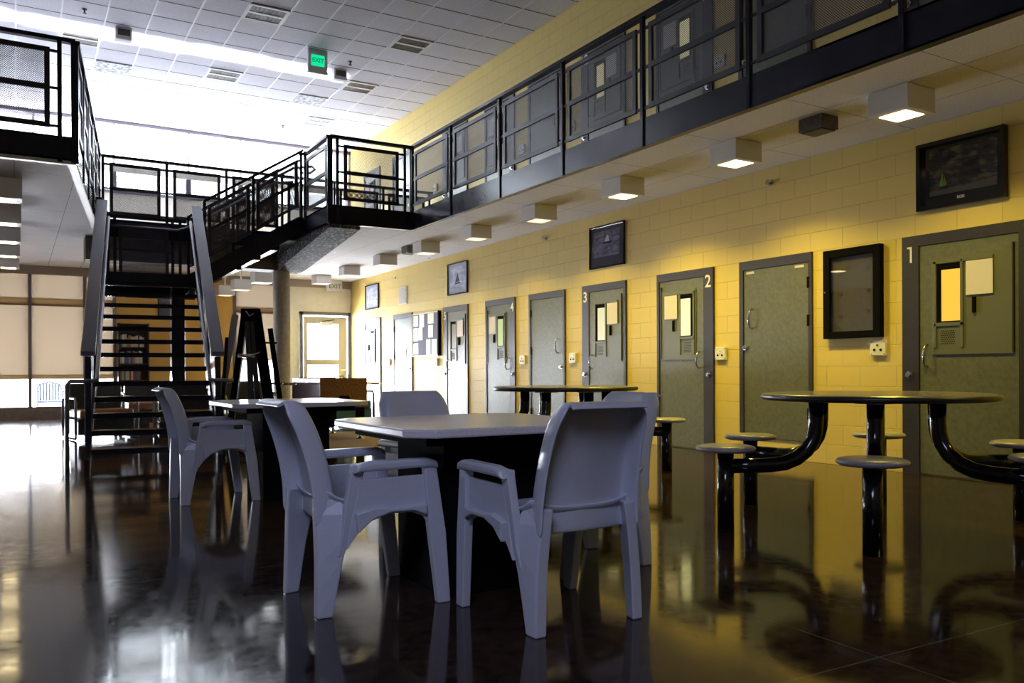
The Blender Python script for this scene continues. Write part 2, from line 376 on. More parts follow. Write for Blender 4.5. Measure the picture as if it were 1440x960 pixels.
obj('upper_shade', box(BM(), 4.48, 5.42, YF+.03, YF+.034, 2.5, 3.06), m_shade, wn)
window(3, [XL, -4.3, -2.8, -1.3, .35, 1.88, 3.43, 4.59, 5.98, 7.26], 5.58, 6.44, .055, m_mullw)
window(4, [XL, -4.3, -2.8, -1.3, .35, 1.88, 3.43, 4.59, 5.98, 7.26], 4.99, 5.39, .10, m_mull)
# outside paving
struct('floor_outside', box(BM(), XL-3, 12, YF+.2, 24, -.2, -.05), m_outside)

# glazed exit door in the far wall
g = sgroup('door_9', (5.98, YF, 0))
bm = BM(); box(bm, 0, .07, -.05, .12, 0, 2.46); box(bm, 1.22, 1.29, -.05, .12, 0, 2.46); box(bm, 0, 1.29, -.05, .12, 2.38, 2.46); obj('door_frame', bm, m_mull, g, bevel=.004)
bm = BM(); box(bm, .10, .19, 0, .05, .02, 2.34); box(bm, .98, 1.19, 0, .05, .02, 2.34); box(bm, .19, .98, 0, .05, 2.17, 2.34); box(bm, .19, .98, 0, .05, 1.15, 1.28); box(bm, .19, .98, 0, .05, .02, .25); obj('door_leaf', bm, mat('beige_door_paint', (.50, .46, .38), .5), g, bevel=.004)
obj('glass', box(BM(), .19, .98, .02, .03, .25, 2.17), m_glass, g)
bm = BM(); box(bm, .52, .80, -.07, 0, 2.12, 2.22); obj('door_closer', bm, m_greybox, g, bevel=.006)
bm = BM(); tube(bm, [(.54, -.05, 2.23), (.85, -.09, 2.27)], .01, 6); obj('closer_arm', bm, m_blackm, g)
bm = BM(); tube(bm, [(1.02, -.05, 1.02), (1.16, -.05, 1.02)], .012, 6); obj('handle', bm, m_chrome, g)

# ------------------------------------------------------------------ doors in the block wall (local x runs towards -Y, y out of the wall)
def lit(name, c, s): return mat(name, tuple(x*.5 for x in c), .3, emit=c, estr=s)
def pull(parent, x, z0, z1):
    bm = BM(); d = .055
    tube(bm, [(x, .0, z0), (x, .03, z0), (x, d, z0+.035), (x, d+.008, (z0+z1)/2), (x, d, z1-.035), (x, .03, z1), (x, 0, z1)], .009, 8)
    obj('handle', bm, m_chrome, parent, smooth=True)
def knob(parent, x, z, off=0):
    bm = BM()
    tube(bm, [(x, off, z), (x, off+.012, z), (x, off+.013, z), (x, off+.03, z)], [.032, .032, .02, .02], 16); obj('lock', bm, m_chrome, parent, smooth=False)
dn = 0
def wall_door(n, y_hi, y_lo, z0, kind, numside=None, num=None, win=None, zt=2.235, label=None, hinge='r'):
    """y_hi: far (left in view) edge"""
    g = sgroup('door_%d' % n, (XW, y_hi, z0), -PI/2)
    Wd = y_hi-y_lo; H = zt
    l, r = (.17, .045) if numside == 'l' else ((.045, .165) if numside == 'r' else (.05, .05))
    if kind == 'plain': l, r = (.06, .045)
    h = .10
    bm = BM(); prism(bm, [(0, 0), (l, 0), (l, H-h), (Wd-r, H-h), (Wd-r, 0), (Wd, 0), (Wd, H), (0, H)], -.03, .028, 'y')
    for v in bm.verts: v.co.y = -v.co.y
    obj('door_frame', bm, m_frame, g)
    a, b = l+.004, Wd-r-.004
    # NB: local +y points into the wall after -90 rotation, so out-of-wall is -y
    bm = BM(); box(bm, a, b, -.016, .02, .012, H-h-.004); leaf = obj('door_leaf', bm, m_leaf, g, bevel=.002)
    G = bpy.data.objects.new('hardware', None)
    def out(o):  # flip a child so that +y (out) becomes -y
        o.scale = (1, -1, 1); return o
    if kind == 'plain':
        for zz in (.25, 1.25, H-.38):
            obj('hinge', box(BM(), (b-.012 if hinge == 'r' else a-.012), (b+.02 if hinge == 'r' else a+.016), -.032, -.01, zz, zz+.12), m_blackm, g)
        hx = a+.13 if hinge == 'r' else b-.13
        bm = BM(); z_0, z_1 = 1.26-z0*0, 1.48
        tube(bm, [(hx, 0, 1.06), (hx, -.045, 1.06), (hx, -.075, 1.10), (hx, -.08, 1.17), (hx, -.075, 1.24), (hx, -.045, 1.28), (hx, 0, 1.28)] if False else
             [(hx, 0, 1.26), (hx, -.045, 1.26), (hx, -.075, 1.30), (hx, -.08, 1.37), (hx, -.075, 1.44), (hx, -.045, 1.48), (hx, 0, 1.48)], .010, 8)
        obj('handle', bm, m_chrome, g, smooth=True)
        kx = a+.03 if hinge == 'r' else b-.05
        bm = BM(); tube(bm, [(kx, -.01, 1.04), (kx, -.03, 1.04), (kx, -.031, 1.04), (kx, -.055, 1.04)], [.032, .032, .018, .018], 16); obj('lock', bm, m_chrome, g)
    if kind == 'plain' and z0 == .20:
        for q in (a+.04, b-.18): obj('door_tag', box(BM(), q, q+.12, -.02, -.015, H-h-.05, H-h-.025), m_paper, g)
    if kind == 'cell':
        m = 1 if numside == 'l' else -1                       # mirror: lock side
        X = (lambda s: a+s) if m == 1 else (lambda s: b-s)
        def bx(s0, s1, y0, y1, za, zb): p, q = sorted((X(s0), X(s1))); return box(BM(), p, q, y0, y1, za, zb)
        # overlay plate with raised frame
        w = b-a
        pl = obj('vision_plate', bx(.13, w-.04, -.026, -.016, 1.13, 2.0), m_leaf2, g, bevel=.002)
        fr = BM()
        for s0, s1, za, zb in ((.15, .175, 1.18, 1.97), (.405, .43, 1.18, 1.97), (.15, .70, 1.945, 1.975), (.15, .43, 1.375, 1.405)):
            p, q = sorted((X(s0), X(s1))); box(fr, p, q, -.040, -.02, za, zb)
        obj('sliding_track', fr, m_leaf2, g, bevel=.002)
        obj('bottom_rail', bx(.13, w-.04, -.032, -.016, 1.118, 1.134), m_leaf2, g)
        obj('side_rail', bx(w-.048, w-.036, -.036, -.016, 1.13, 2.06), m_frame, g)
        obj('window_recess', bx(.178, .402, -.029, -.02, 1.41, 1.94), m_blackm, g)
        obj('cell_window', bx(.225, .40, -.032, -.028, 1.42, 1.885), win, g)
        obj('paper_notice', bx(.46, .70, -.042, -.038, 1.64, 1.94), m_paper, g)
        obj('slide_pull', bx(.52, .545, -.05, -.025, 1.48, 1.62), m_blackm, g)
        gb = BM()
        for i in range(7):
            for j in range(7):
                p = X(.22+.019*i); cbox(gb, (p+(.0095 if j % 2 else 0)*m, -.027, 1.215+.019*j), (.009, .002, .009))
        obj('speaker_grille', gb, m_blackm, g)
        bm = BM(); hx = X(.075)
        tube(bm, [(hx, 0, 1.01), (hx, -.045, 1.01), (hx, -.072, 1.05), (hx, -.078, 1.11), (hx, -.072, 1.17), (hx, -.045, 1.21), (hx, 0, 1.21)], .010, 8)
        obj('handle', bm, m_chrome, g, smooth=True)
        kx = l*.42 if numside == 'l' else Wd-r*.45
        bm = BM(); tube(bm, [(kx, -.02, .93), (kx, -.034, .93), (kx, -.035, .93), (kx, -.06, .93)], [.035, .035, .022, .022], 18); obj('lock', bm, m_chrome, g)
        if num == '1':
            nm_ = BM(); prism(nm_, [(.085, 1.985), (.103, 1.985), (.103, 2.135), (.055, 2.135), (.055, 2.120), (.085, 2.116)], -.031, -.028, 'y'); obj('door_number', nm_, m_num, g)
        elif num:
            nx = l*.5 if numside == 'l' else Wd-r*.5
            text_mesh('door_number', num, .215, m_num, g, (nx, -.0295, 2.06), (PI/2, 0, 0), bold=.002)
    return g
w1 = lit('cell_window_amber', (1.0, .55, .07), .5); w2 = lit('cell_window_pale', (.95, .92, .50), .55); w3 = lit('cell_window_grey', (.62, .60, .40), .5)
w4 = lit('cell_window_green', (.42, .50, .22), .6); w5 = lit('cell_window_olive', (.16, .13, .05), .4); w6 = lit('cell_window_dark', (.2, .2, .2), .3)
wall_door(1, 5.0, 3.87, 0, 'cell', 'l', '1', w1)
wall_door(2, 7.10, 6.06, .20, 'plain', zt=2.035)
wall_door(3, 8.57, 7.53, 0, 'cell', 'r', '2', w2)
wall_door(4, 10.27, 9.23, 0, 'cell', 'l', '3', w3)
wall_door(5, 11.79, 10.74, 0, 'plain', hinge='l')
wall_door(6, 13.28, 12.24, 0, 'cell', 'r', '4', w4)
wall_door(7, 15.01, 13.97, 0, 'cell', 'l', '5', w5)
wall_door(8, 17.58, 16.54, 0, 'plain', hinge='l')
wall_door(10, 19.37, 18.35, 0, 'cell', 'r', '6', w6)
# upper storey doors seen through the railing
wu = lit('cell_window_cream', (.85, .80, .45), .45); wg = lit('cell_window_lilac', (.35, .33, .42), .5)
wall_door(11, 5.0, 3.87, 3.5, 'cell', 'l', None, wu)
wall_door(12, 7.10, 6.06, 3.5, 'plain')
wall_door(13, 8.57, 7.53, 3.5, 'cell', 'r', '11', wu)
wall_door(14, 10.27, 9.23, 3.5, 'cell', 'l', '12', wu)
wall_door(15, 11.79, 10.74, 3.5, 'plain', hinge='l')
wall_door(16, 13.28, 12.24, 3.5, 'cell', 'r', None, wg)
wall_door(17, 15.01, 13.97, 3.5, 'cell', 'l', None, wg)
wall_door(18, 17.58, 16.54, 3.5, 'plain', hinge='l')
wall_door(19, 19.37, 18.35, 3.5, 'cell', 'r', None, wg)

# ------------------------------------------------------------------ things on the block wall
def on_wall(name, label, cat, y, z, group=None):        # local x -> -Y, -y -> out of wall
    return thing(name, label, cat, (XW-.002, y, z), -PI/2, group)
plates = [(5.26, 1.195, 'white intercom plate under the black glazed notice case, left of cell door 1'), (7.405, 1.18, 'white intercom plate on the block wall just right of cell door 2'),
          (10.52, 1.175, 'white intercom plate just left of cell door 3'), (11.99, 1.165, 'white intercom plate just right of cell door 4'),
          (15.36, 1.165, 'small white intercom plate under the notice board of papers'), (17.85, 1.185, 'small white intercom plate left of the plain storage door by the notice board')]
up = [(5.26, 4.695), (7.405, 4.68), (10.52, 4.675), (11.99, 4.665), (15.36, 4.665)]
for i, (y, z, lb) in enumerate(plates+[(a, b, '') for a, b in up]):
    if not lb: lb = 'white intercom plate on the upper storey wall, ' + ['above the black notice case', 'just above cell door 2', 'left of upper door 12', 'above cell door 4', 'farthest of the row'][i-len(plates)]
    g = on_wall('intercom_plate', lb, 'intercom', y, z)
    obj('plate', box(BM(), -.085, .085, -.035, 0, -.075, .075), m_plate, g, bevel=.004)
    for (px, pz) in ((0, .025), (-.035, -.02), (.035, -.02)):
        bm = BM(); tube(bm, [(px, -.035, pz), (px, -.042, pz)], .012, 10); obj('button', bm, m_blackm if px else m_chrome, g)
    for px in (-.07, .07):
        for pz in (-.06, .06): obj('screw', tube(BM(), [(px, -.034, pz), (px, -.037, pz)], .005, 6), m_blackm, g)
# pictures
def art(name, top, bot, accent, scale=4):
    m = mat(name, bot, .25, spec=.6); tc = N(m, 'ShaderNodeTexCoord'); n = N(m, 'ShaderNodeTexNoise'); n.inputs['Scale'].default_value = scale; n.inputs['Detail'].default_value = 6
    mp = N(m, 'ShaderNodeMapping'); mp.inputs['Scale'].default_value = (1, 1, 2.4); L(m, tc.outputs['Object'], mp.inputs[0]); L(m, mp.outputs[0], n.inputs['Vector'])
    r = N(m, 'ShaderNodeValToRGB'); e = r.color_ramp.elements; e[0].position = .38; e[0].color = (*bot, 1); e[1].position = .62; e[1].color = (*top, 1)
    q = e.new(.52); q.color = (*accent, 1); L(m, n.outputs['Fac'], r.inputs['Fac']); L(m, r.outputs['Color'], P(m).inputs['Base Color']); return m
def picture(label, y1, y0, z0, z1, fw, am, mountm, inner, cap=None, thick=.03):
    w, h = y1-y0, z1-z0; g = on_wall('framed_picture', label, 'picture', y1, z0)
    bm = BM()
    for a in ((0, fw, 0, h), (w-fw, w, 0, h), (fw, w-fw, 0, fw), (fw, w-fw, h-fw, h)): box(bm, a[0], a[1], -thick, 0, a[2], a[3])
    obj('frame', bm, m_black, g)
    obj('mount', box(BM(), fw, w-fw, -.012, 0, fw, h-fw), mountm, g)
    a, b, c, d = inner; obj('print', box(BM(), a*w, b*w, -.015, -.012, c*h, d*h), am, g)
    if cap: text_mesh('caption', cap, h*.062, m_num, g, (w*.5, -.016, c*h*.62), (PI/2, 0, 0), .0005)
    return g
m_mntk = mat('black_mount', (.008, .008, .009), .12, spec=.7)
m_mntd = mat('dark_mount', (.035, .035, .07), .15, spec=.7)
m_mnt = mat('blue_grey_mount', (.10, .10, .17), .2, spec=.6)
m_mntw = mat('pale_blue_mount', (.42, .47, .66), .2, spec=.6)
g = picture('large black-framed sailing boat picture with white caption above cell door 1', 4.83, 4.015, 2.45, 3.065, .035, art('storm_art', (.10, .09, .05), (.012, .01, .012), (.03, .026, .035), 7), m_mntk, (.13, .90, .20, .88), 'RISK', .06)
bm = BM(); prism(bm, [(.20, .20), (.245, .20), (.235, .33)], -.0175, -.015, 'y'); prism(bm, [(.25, .20), (.275, .21), (.245, .31)], -.0175, -.015, 'y'); obj('sail', bm, mat('lime_sail', (.12, .22, .04), .4), g)
bm = BM(); prism(bm, [(.11, .125), (.73, .125), (.73, .20), (.45, .175), (.11, .165)], -.0172, -.015, 'y'); obj('foam', bm, mat('grey_foam', (.06, .05, .045), .4), g)
g = picture('dark blue framed boat print hanging above cell door 3', 10.08, 9.26, 2.46, 3.07, .022, art('sea_art', (.16, .15, .26), (.05, .055, .11), (.10, .10, .18), 9), m_mntd, (.12, .86, .26, .86))
bm = BM(); prism(bm, [(.28, .36), (.56, .36), (.50, .34), (.34, .34)], -.0175, -.015, 'y'); obj('boat_hull', bm, m_blackm, g)
bm = BM(); prism(bm, [(.36, .37), (.47, .37), (.46, .44), (.43, .47)], -.0175, -.015, 'y'); obj('sail', bm, m_mntw, g)
g = picture('pale blue framed sailing boat print hanging above cell door 5', 14.81, 13.98, 2.45, 3.06, .02, art('pale_sea_art', (.65, .72, .85), (.38, .42, .62), (.5, .56, .75), 5), m_mntw, (.1, .9, .12, .86))
bm = BM(); prism(bm, [(.33, .24), (.50, .24), (.42, .42)], -.0175, -.015, 'y'); prism(bm, [(.30, .20), (.55, .20), (.50, .23), (.32, .23)], -.0175, -.015, 'y'); obj('sail', bm, m_mnt, g)
picture('small pale framed print in the far corner above the farthest cell door', 19.30, 18.46, 2.46, 3.04, .02, art('pale_print', (.65, .70, .8), (.42, .46, .6), (.55, .6, .72), 6), m_mntw, (.1, .9, .12, .86))
g = on_wall('wall_vent', 'small square pale louvred vent on the wall above the storage door', 'vent', 17.25, 2.44)
obj('vent_frame', box(BM(), 0, .42, -.02, 0, 0, .39), m_plate, g, bevel=.003)
bm = BM()
for i in range(12): box(bm, .03, .39, -.028, -.018, .03+.028*i, .045+.028*i)
obj('louvres', bm, m_mullw, g)
# glazed notice case
g = on_wall('notice_case', 'empty black glazed notice case hanging between the plain door and cell door 1', 'notice case', 5.88, 1.30)
bm = BM()
for a in ((0, .08, 0, .91), (.59, .67, 0, .91), (.08, .59, 0, .07), (.08, .59, .83, .91)): box(bm, a[0], a[1], -.07, 0, a[2], a[3])
obj('case_frame', bm, m_blackm, g, bevel=.006)
obj('backboard', box(BM(), .08, .59, -.02, 0, .07, .83), m_case, g)
for (px, pz) in ((.18, .66), (.50, .70), (.18, .45), (.50, .47), (.18, .22), (.50, .27)):
    bm = BM(); tube(bm, [(px, -.02, pz), (px, -.026, pz)], .022, 12); obj('magnet', bm, mat('dark_red_disc', (.04, .015, .015), .5), g)
obj('glass', box(BM(), .08, .59, -.056, -.052, .07, .83), m_glass, g)
bm = BM(); tube(bm, [(.03, -.07, .48), (.03, -.078, .48)], .010, 10); obj('lock', bm, m_chrome, g)
# notice board with papers
g = on_wall('notice_board', 'blue felt notice board with pinned white papers beside cell door 5', 'notice board', 16.49, 1.29)
obj('board', box(BM(), 0, 1.34, -.03, 0, 0, .90), m_pin, g, bevel=.003)
bm = BM()
for a in ((0, .03, 0, .9), (0, 1.34, 0, .025), (0, 1.34, .875, .9)): box(bm, a[0], a[1], -.045, -.0, a[2], a[3])
obj('white_edge', bm, m_white, g); obj('dark_edge', box(BM(), 1.30, 1.34, -.06, 0, 0, .9), m_blackm, g)
i = 0
for (a, b, c, d) in ((.05, .30, .63, .86), (.36, .60, .60, .88), (.78, 1.06, .66, .87), (.04, .28, .32, .60), (.31, .52, .34, .60), (.80, 1.03, .38, .63), (.05, .30, .05, .28), (.70, .90, .03, .34), (.96, 1.20, .03, .34)):
    p = tag(obj('pinned_paper', box(BM(), a, b, -.036, -.031, c, d), m_plate), 'white paper sheet pinned to the blue felt notice board, ' + ['top left', 'top row second from left', 'top right', 'middle row left', 'middle row second from left', 'middle row right', 'bottom left', 'bottom row second from right', 'bottom right corner'][i], 'paper', 'papers on the felt notice board')
    p.location = (XW, 16.49, 1.29); p.rotation_euler = (0, 0, -PI/2); i += 1
for y, z, t in ((6.64, 3.08, 'between the plain door and cell door 1'), (11.29, 3.10, 'above the plain door left of cell door 3'), (17.49, 3.07, 'above the small wall vent')):
    g = on_wall('sprinkler_head', 'chrome sprinkler head high on the wall ' + t, 'sprinkler', y, z)
    bm = BM(); tube(bm, [(0, 0, 0), (0, -.01, 0), (0, -.011, 0), (0, -.05, 0), (0, -.051, 0), (0, -.056, 0)], [.035, .035, .014, .012, .028, .028], 12); obj('deflector', bm, m_chrome, g)

# ------------------------------------------------------------------ railings
def fuse(g):
    # the rigid bars of a stair guard become the guard's own mesh; perforated sheets stay its sub-parts
    bm = BM(); mats = []
    for ch in [o for o in bpy.data.objects if o.parent == g and not o.name.startswith('perforated_sheet')]:
        t = BM(); t.from_mesh(ch.data); me = ch.data
        mi = ch.data.materials[0]
        if mi not in mats: mats.append(mi)
        for f in t.faces: f.material_index = mats.index(mi)
        tmp = bpy.data.meshes.new('tmp'); t.to_mesh(tmp); t.free(); bm.from_mesh(tmp); bpy.data.meshes.remove(tmp)
        bpy.data.objects.remove(ch, do_unlink=True)
    bm.to_mesh(g.data); bm.free()
    for m_ in mats: g.data.materials.append(m_)
def vxbox(bm, x0, x1, y0, y1, z0, z1, sl): box(bm, x0, x1, y0, y1, z0, z1, sl)
def railing(label, A, B, z, posts, gaps, rise=0.0, foot=3.24, rail=True, h=1.05, inset=.10, capw=.085, cap_m=None, name='railing', post_bot=None, pb=.08, into=None):
    """posts: distances from A; panels between consecutive posts listed in gaps (index pairs)"""
    A = Vector((*A, z)); B = Vector((*B, z)); d = B-A; Ln = d.length; sl = rise/Ln
    if into:
        g = bpy.data.objects.new(label, bpy.data.meshes.new(label)); COL.objects.link(g); g.parent = into; g.location = A-into.location; g.rotation_euler = (0, 0, math.atan2(d.y, d.x))
    else: g = thing(name, label, 'railing', A, math.atan2(d.y, d.x))
    made = []
    for p in posts:
        bm = BM(); b0 = (foot-z) if post_bot is None else post_bot+sl*p
        box(bm, p-.022, p+.022, -.03, .014, b0, h-.03+sl*p); obj('post', bm, m_steel, g, bevel=.003)
    bm = BM(); vxbox(bm, .0, Ln-.0, -capw/2-.005, capw/2-.005, h-.045, h, sl); obj('top_rail', bm, cap_m or m_steel, g, bevel=.005)
    for a, b in gaps:
        x0, x1 = posts[a]+inset, posts[b]-inset
        bm = BM(); t = .052
        vxbox(bm, x0, x0+t, -.02, .008, pb, h-.12, sl); vxbox(bm, x1-t, x1, -.02, .008, pb, h-.12, sl)
        for q in (pb, (pb+h-.12)/2-.028, h-.12-t): vxbox(bm, x0+t, x1-t, -.02, .008, q, q+(t if abs(q-(pb+h-.12)/2+.028) > .001 else .056), sl)
        for q in (pb, (pb+h-.12)/2-.02, h-.12-t):
            vxbox(bm, posts[a], x0, -.012, .0, q+.005, q+.035, sl); vxbox(bm, x1, posts[b], -.012, .0, q+.005, q+.035, sl)
        fr = obj('panel_frame', bm, m_panelframe, g)
        bm = BM(); v = [bm.verts.new((x, -.004, zz+sl*x)) for x, zz in ((x0+.01, pb+.01), (x1-.01, pb+.01), (x1-.01, h-.13), (x0+.01, h-.13))]
        f = bm.faces.new(v); uvl = bm.loops.layers.uv.new('UVMap')
        for lp in f.loops: lp[uvl].uv = (lp.vert.co.x, lp.vert.co.z-sl*lp.vert.co.x)
        sh = obj('perforated_sheet', bm, m_perf, g if into else fr)
    if into:
        fuse(g)
    return g
RZ = 3.52
# right walkway: A at the platform corner running towards the camera
yp = [12.36, 10.98, 9.54, 8.07, 6.63, 5.2, 3.74, 2.3, .86, -.6]
railing('long dark steel railing of the upper walkway running above the numbered cell doors', (5.45, 12.40), (5.45, -.8), RZ, [12.40-y for y in yp], [(i, i+1) for i in range(9)])
railing('dark steel railing across the front edge of the upper stair platform in mid picture', (4.10, 12.40), (5.45, 12.40), RZ, [.02, .12, 1.22, 1.33], [(1, 2)])
railing('short dark railing on the left side of the stair platform beside the upper flight', (4.10, 13.64), (4.10, 12.40), RZ, [.02, 1.22], [(0, 1)])
railing('dark steel railing at the back of the stair well in front of the clerestory windows', (1.23, 15.38), (7.2, 15.38), RZ, [.02+.98*i for i in range(7)], [(i, i+1) for i in range(6)])
railing('dark steel railing on the slanting right edge of the left mezzanine', (.57, 10.25), (1.19, 15.38), RZ, [.03, 1.05, 2.07, 3.09, 4.11, 5.13], [(i, i+1) for i in range(5)])
railing('dark steel railing across the front of the left mezzanine at the top left', (-4.0, 10.25), (.57, 10.25), RZ, [.1, 1.35, 2.60, 3.35, 4.42, 4.55], [(0, 1), (1, 2), (3, 4), (2, 3)], inset=.09)

# ------------------------------------------------------------------ staircase
RI, GO = .176, .288
st = thing('staircase', 'dark open-riser steel staircase with a landing turning right to the upper level', 'staircase', (.68, 9.86, 0), 0)
ang = -math.atan2(.034, .288)
lf = bpy.data.objects.new('lower_flight', None); COL.objects.link(lf); lf.parent = st; lf.rotation_euler = (0, 0, ang)
GW = math.hypot(.034, .288); WD = 1.23
for n in range(1, 14):
    y = (n-1)*GW; bm = BM(); box(bm, 0, WD, y, y+GW-.01, n*RI-.035, n*RI); box(bm, 0, WD, y, y+.012, n*RI-.058, n*RI)
    obj('tread', bm, m_steel, lf)
s = RI/GW
for sx, nm in ((-.05, 'l'), (WD, 'r')):
    bm = BM(); y0, y1 = -.30, 13*GW
    prism(bm, [(y0, 0), (y0+.25, 0), (y1, (y1-y0-.25)*s), (y1, 14*RI), (y1-.1, 14*RI), (y0, .10)], sx, sx+.05, 'x'); obj('stringer', bm, m_steel, lf)
    # guard: posts, wide cap rail, perforated infill
    xo = sx+.025 if nm == 'r' else sx+.025
    for q in (.0, 1.25, 2.5, 3.6):
        bm = BM(); box(bm, xo-.03, xo+.03, q-.03, q+.03, q*s+.02, q*s+RI+.98); obj('guard_post', bm, m_steel, lf, bevel=.003)
    bm = BM(); cw = .07; a, b = -.03, 3.74
    v = [bm.verts.new((xo+dx, yy, RI+1.0+yy*s+dz)) for yy in (a, b) for dx in (-cw, cw) for dz in (0, .05)]
    for f in ((0, 1, 3, 2), (4, 6, 7, 5), (0, 4, 5, 1), (2, 3, 7, 6), (0, 2, 6, 4), (1, 5, 7, 3)): bm.faces.new([v[i] for i in f])
    obj('cap_rail', bm, m_steel2, lf, bevel=.006)
    bm = BM()
    uvl = bm.loops.layers.uv.new('UVMap')
    for q0, q1 in ((.08, 1.17), (1.33, 2.42), (2.58, 3.5)):
        vv = [bm.verts.new((xo, q, RI+h+q*s)) for q, h in ((q0, .05), (q1, .05), (q1, .92), (q0, .92))]; f = bm.faces.new(vv)
        for lp in f.loops: lp[uvl].uv = (lp.vert.co.y, lp.vert.co.z)
    obj('perforated_sheet', bm, m_perf, lf)
    sg = 1 if nm == 'l' else -1
    xi = xo+sg*.085; hz = RI+.86-.10
    pts = [(xi, 3.7, hz+3.7*s+.06), (xi, .05, hz+.05*s+.02), (xi, -.05, hz-.03), (xi-sg*.06, -.10, hz-.04), (xo-sg*.16, -.10, hz-.04)]
    if nm == 'l': pts += [(xo-sg*.19, -.10, hz-.08), (xo-sg*.19, -.10, .0)]
    bm = BM(); tube(bm, pts, .021, 10); obj('handrail', bm, m_hand, lf, smooth=True)
for ch in [o for o in bpy.data.objects if o.parent == lf]: ch.parent = st; ch.rotation_euler = (0, 0, ang)
bpy.data.objects.remove(lf, do_unlink=True)
# landing
def loc(x, y, z): return (x-.68, y-9.86, z)
ZL = 14*RI
bm = BM(); prism(bm, [(1.02-.68, 13.72-9.86), (2.36-.68, 13.56-9.86), (2.62-.68, 13.66-9.86), (2.62-.68, 15.15-9.86), (1.1-.68, 15.15-9.86)], ZL-.06, ZL); obj('landing_deck', bm, m_steel, st)
bm = BM(); prism(bm, [(1.05-.68, 13.62-9.86), (2.38-.68, 13.52-9.86), (2.38-.68, 13.58-9.86), (1.05-.68, 13.68-9.86)], ZL-.20, ZL); box(bm, .42, 1.95, 15.10-9.86, 15.16-9.86, ZL-.25, ZL); box(bm, .40, .46, 13.7-9.86, 15.1-9.86, ZL-.25, ZL); obj('landing_beam', bm, m_steel, st)
# upper flight
for k in range(1, 6):
    x = 2.50+.30*k; bm = BM(); box(bm, x-.68-.01, x-.68+.29, 13.74-9.86, 15.08-9.86, ZL+k*RI-.035, ZL+k*RI); box(bm, x-.69, x-.68, 13.74-9.86, 15.08-9.86, ZL+(k-1)*RI-.03, ZL+k*RI); obj('tread', bm, m_steel, st)
obj('riser', box(BM(), 4.0-.68, 4.012-.68, 13.74-9.86, 15.08-9.86, ZL+5*RI-.03, 3.50), m_steel, st)
bm = BM(); prism(bm, [(p[0]-.68, p[1]) for p in [(2.32, 2.21), (4.08, 3.31), (4.08, 3.32), (2.32, 2.22)]], 13.73-9.86, 15.09-9.86, 'y'); obj('underside_plate', bm, m_conc, st)
for yy in (13.68, 15.09):
    bm = BM()
    prism(bm, [(p[0]-.68, p[1]) for p in [(2.30, 2.17), (4.09, 3.29), (4.09, 3.52), (3.99, 3.52), (2.59, 2.66), (2.30, 2.49)]], yy-9.86, yy-9.86+.05, 'y'); obj('stringer', bm, m_steel, st)
# landing and upper flight guards, handrails
railing('landing_guard', (1.28, 15.13), (2.50, 15.13), ZL, [.02, .12, 1.0, 1.12], [(1, 2)], foot=ZL-.2, h=1.09, inset=.06, into=st)
railing('landing_guard', (1.06, 13.72), (1.26, 15.10), ZL, [.1, 1.36], [(0, 1)], foot=ZL-.2, h=1.09, into=st)
railing('flight_guard', (2.50, 13.66), (4.06, 13.66), ZL+.17, [.02, .76, 1.53], [(0, 1), (1, 2)], rise=.99, h=1.0, post_bot=-.12, inset=.05, pb=.10, into=st)
railing('flight_guard', (2.52, 15.18), (4.06, 15.18), ZL+.17, [.02, .76, 1.52], [(0, 1), (1, 2)], rise=.99, h=1.0, post_bot=-.12, inset=.05, pb=.10, into=st)
bm = BM(); tube(bm, [loc(1.35, 15.05, ZL+.90), loc(2.35, 15.05, ZL+.90), loc(2.55, 15.05, ZL+.98), loc(3.95, 15.05, ZL+1.87), loc(4.3, 15.05, ZL+1.93)], .022, 10); obj('handrail', bm, m_hand, st, smooth=True)
bm = BM(); tube(bm, [loc(2.50, 13.76, ZL+.95), loc(3.95, 13.76, ZL+1.87), loc(4.25, 13.76, ZL+1.93), loc(4.32, 13.82, ZL+1.90), loc(4.25, 13.88, ZL+1.84), loc(4.05, 13.84, ZL+1.82)], .022, 10); obj('handrail', bm, m_hand, st, smooth=True)
g = thing('steel_column', 'dark square steel post standing under the stair landing', 'column', (2.27, 14.6, 0))
bm = BM(); box(bm, -.10, .10, -.10, .10, .02, ZL-.06); obj('shaft', bm, m_steel, g, bevel=.006); obj('base_plate', box(BM(), -.15, .15, -.15, .15, 0, .02), m_steel, g)

# ------------------------------------------------------------------ box lights under the soffits
def box_light(label, x, y, zb=3.0, lens=m_lens, power=12, color=(1, .80, .06), top=ZS, w=.36):
    g = thing('box_light', label, 'ceiling light', (x, y, top), 0, 'box lights under the soffits')
    d = zb-top; r = w/2
    if d < -.3:
        bm = BM(); box(bm, -r, r, -r, r, d, d+.22); obj('housing', bm, m_fix, g, bevel=.004); bm = BM(); tube(bm, [(0, 0, d+.2), (0, 0, 0)], .02, 8); obj('stem', bm, m_fix, g)
    else:
        bm = BM(); box(bm, -r, r, -r, r, d+.012, 0); obj('housing', bm, m_fix, g, bevel=.004)
        bm = BM(); box(bm, -r, r, -r, -.12, d, d+.012); box(bm, -r, r, .12, r, d, d+.012); box(bm, -r, -.12, -.12, .12, d, d+.012); box(bm, .12, r, -.12, .12, d, d+.012); obj('rim', bm, m_fix, g)
    obj('lens', box(BM(), -.12, .12, -.12, .12, d-.003, d+.004), lens, g)
    if power:
        l = bpy.data.lights.new('box_light_lamp', 'AREA'); l.size = .22; l.energy = power; l.color = color; l.spread = 2.35
        o = bpy.data.objects.new('lamp', l); COL.objects.link(o); o.parent = g; o.location = (0, 0, d-.012)
    return g
ordn = ['nearest', 'second', 'third', 'fourth', 'fifth', 'sixth', 'seventh', 'eighth', 'ninth']
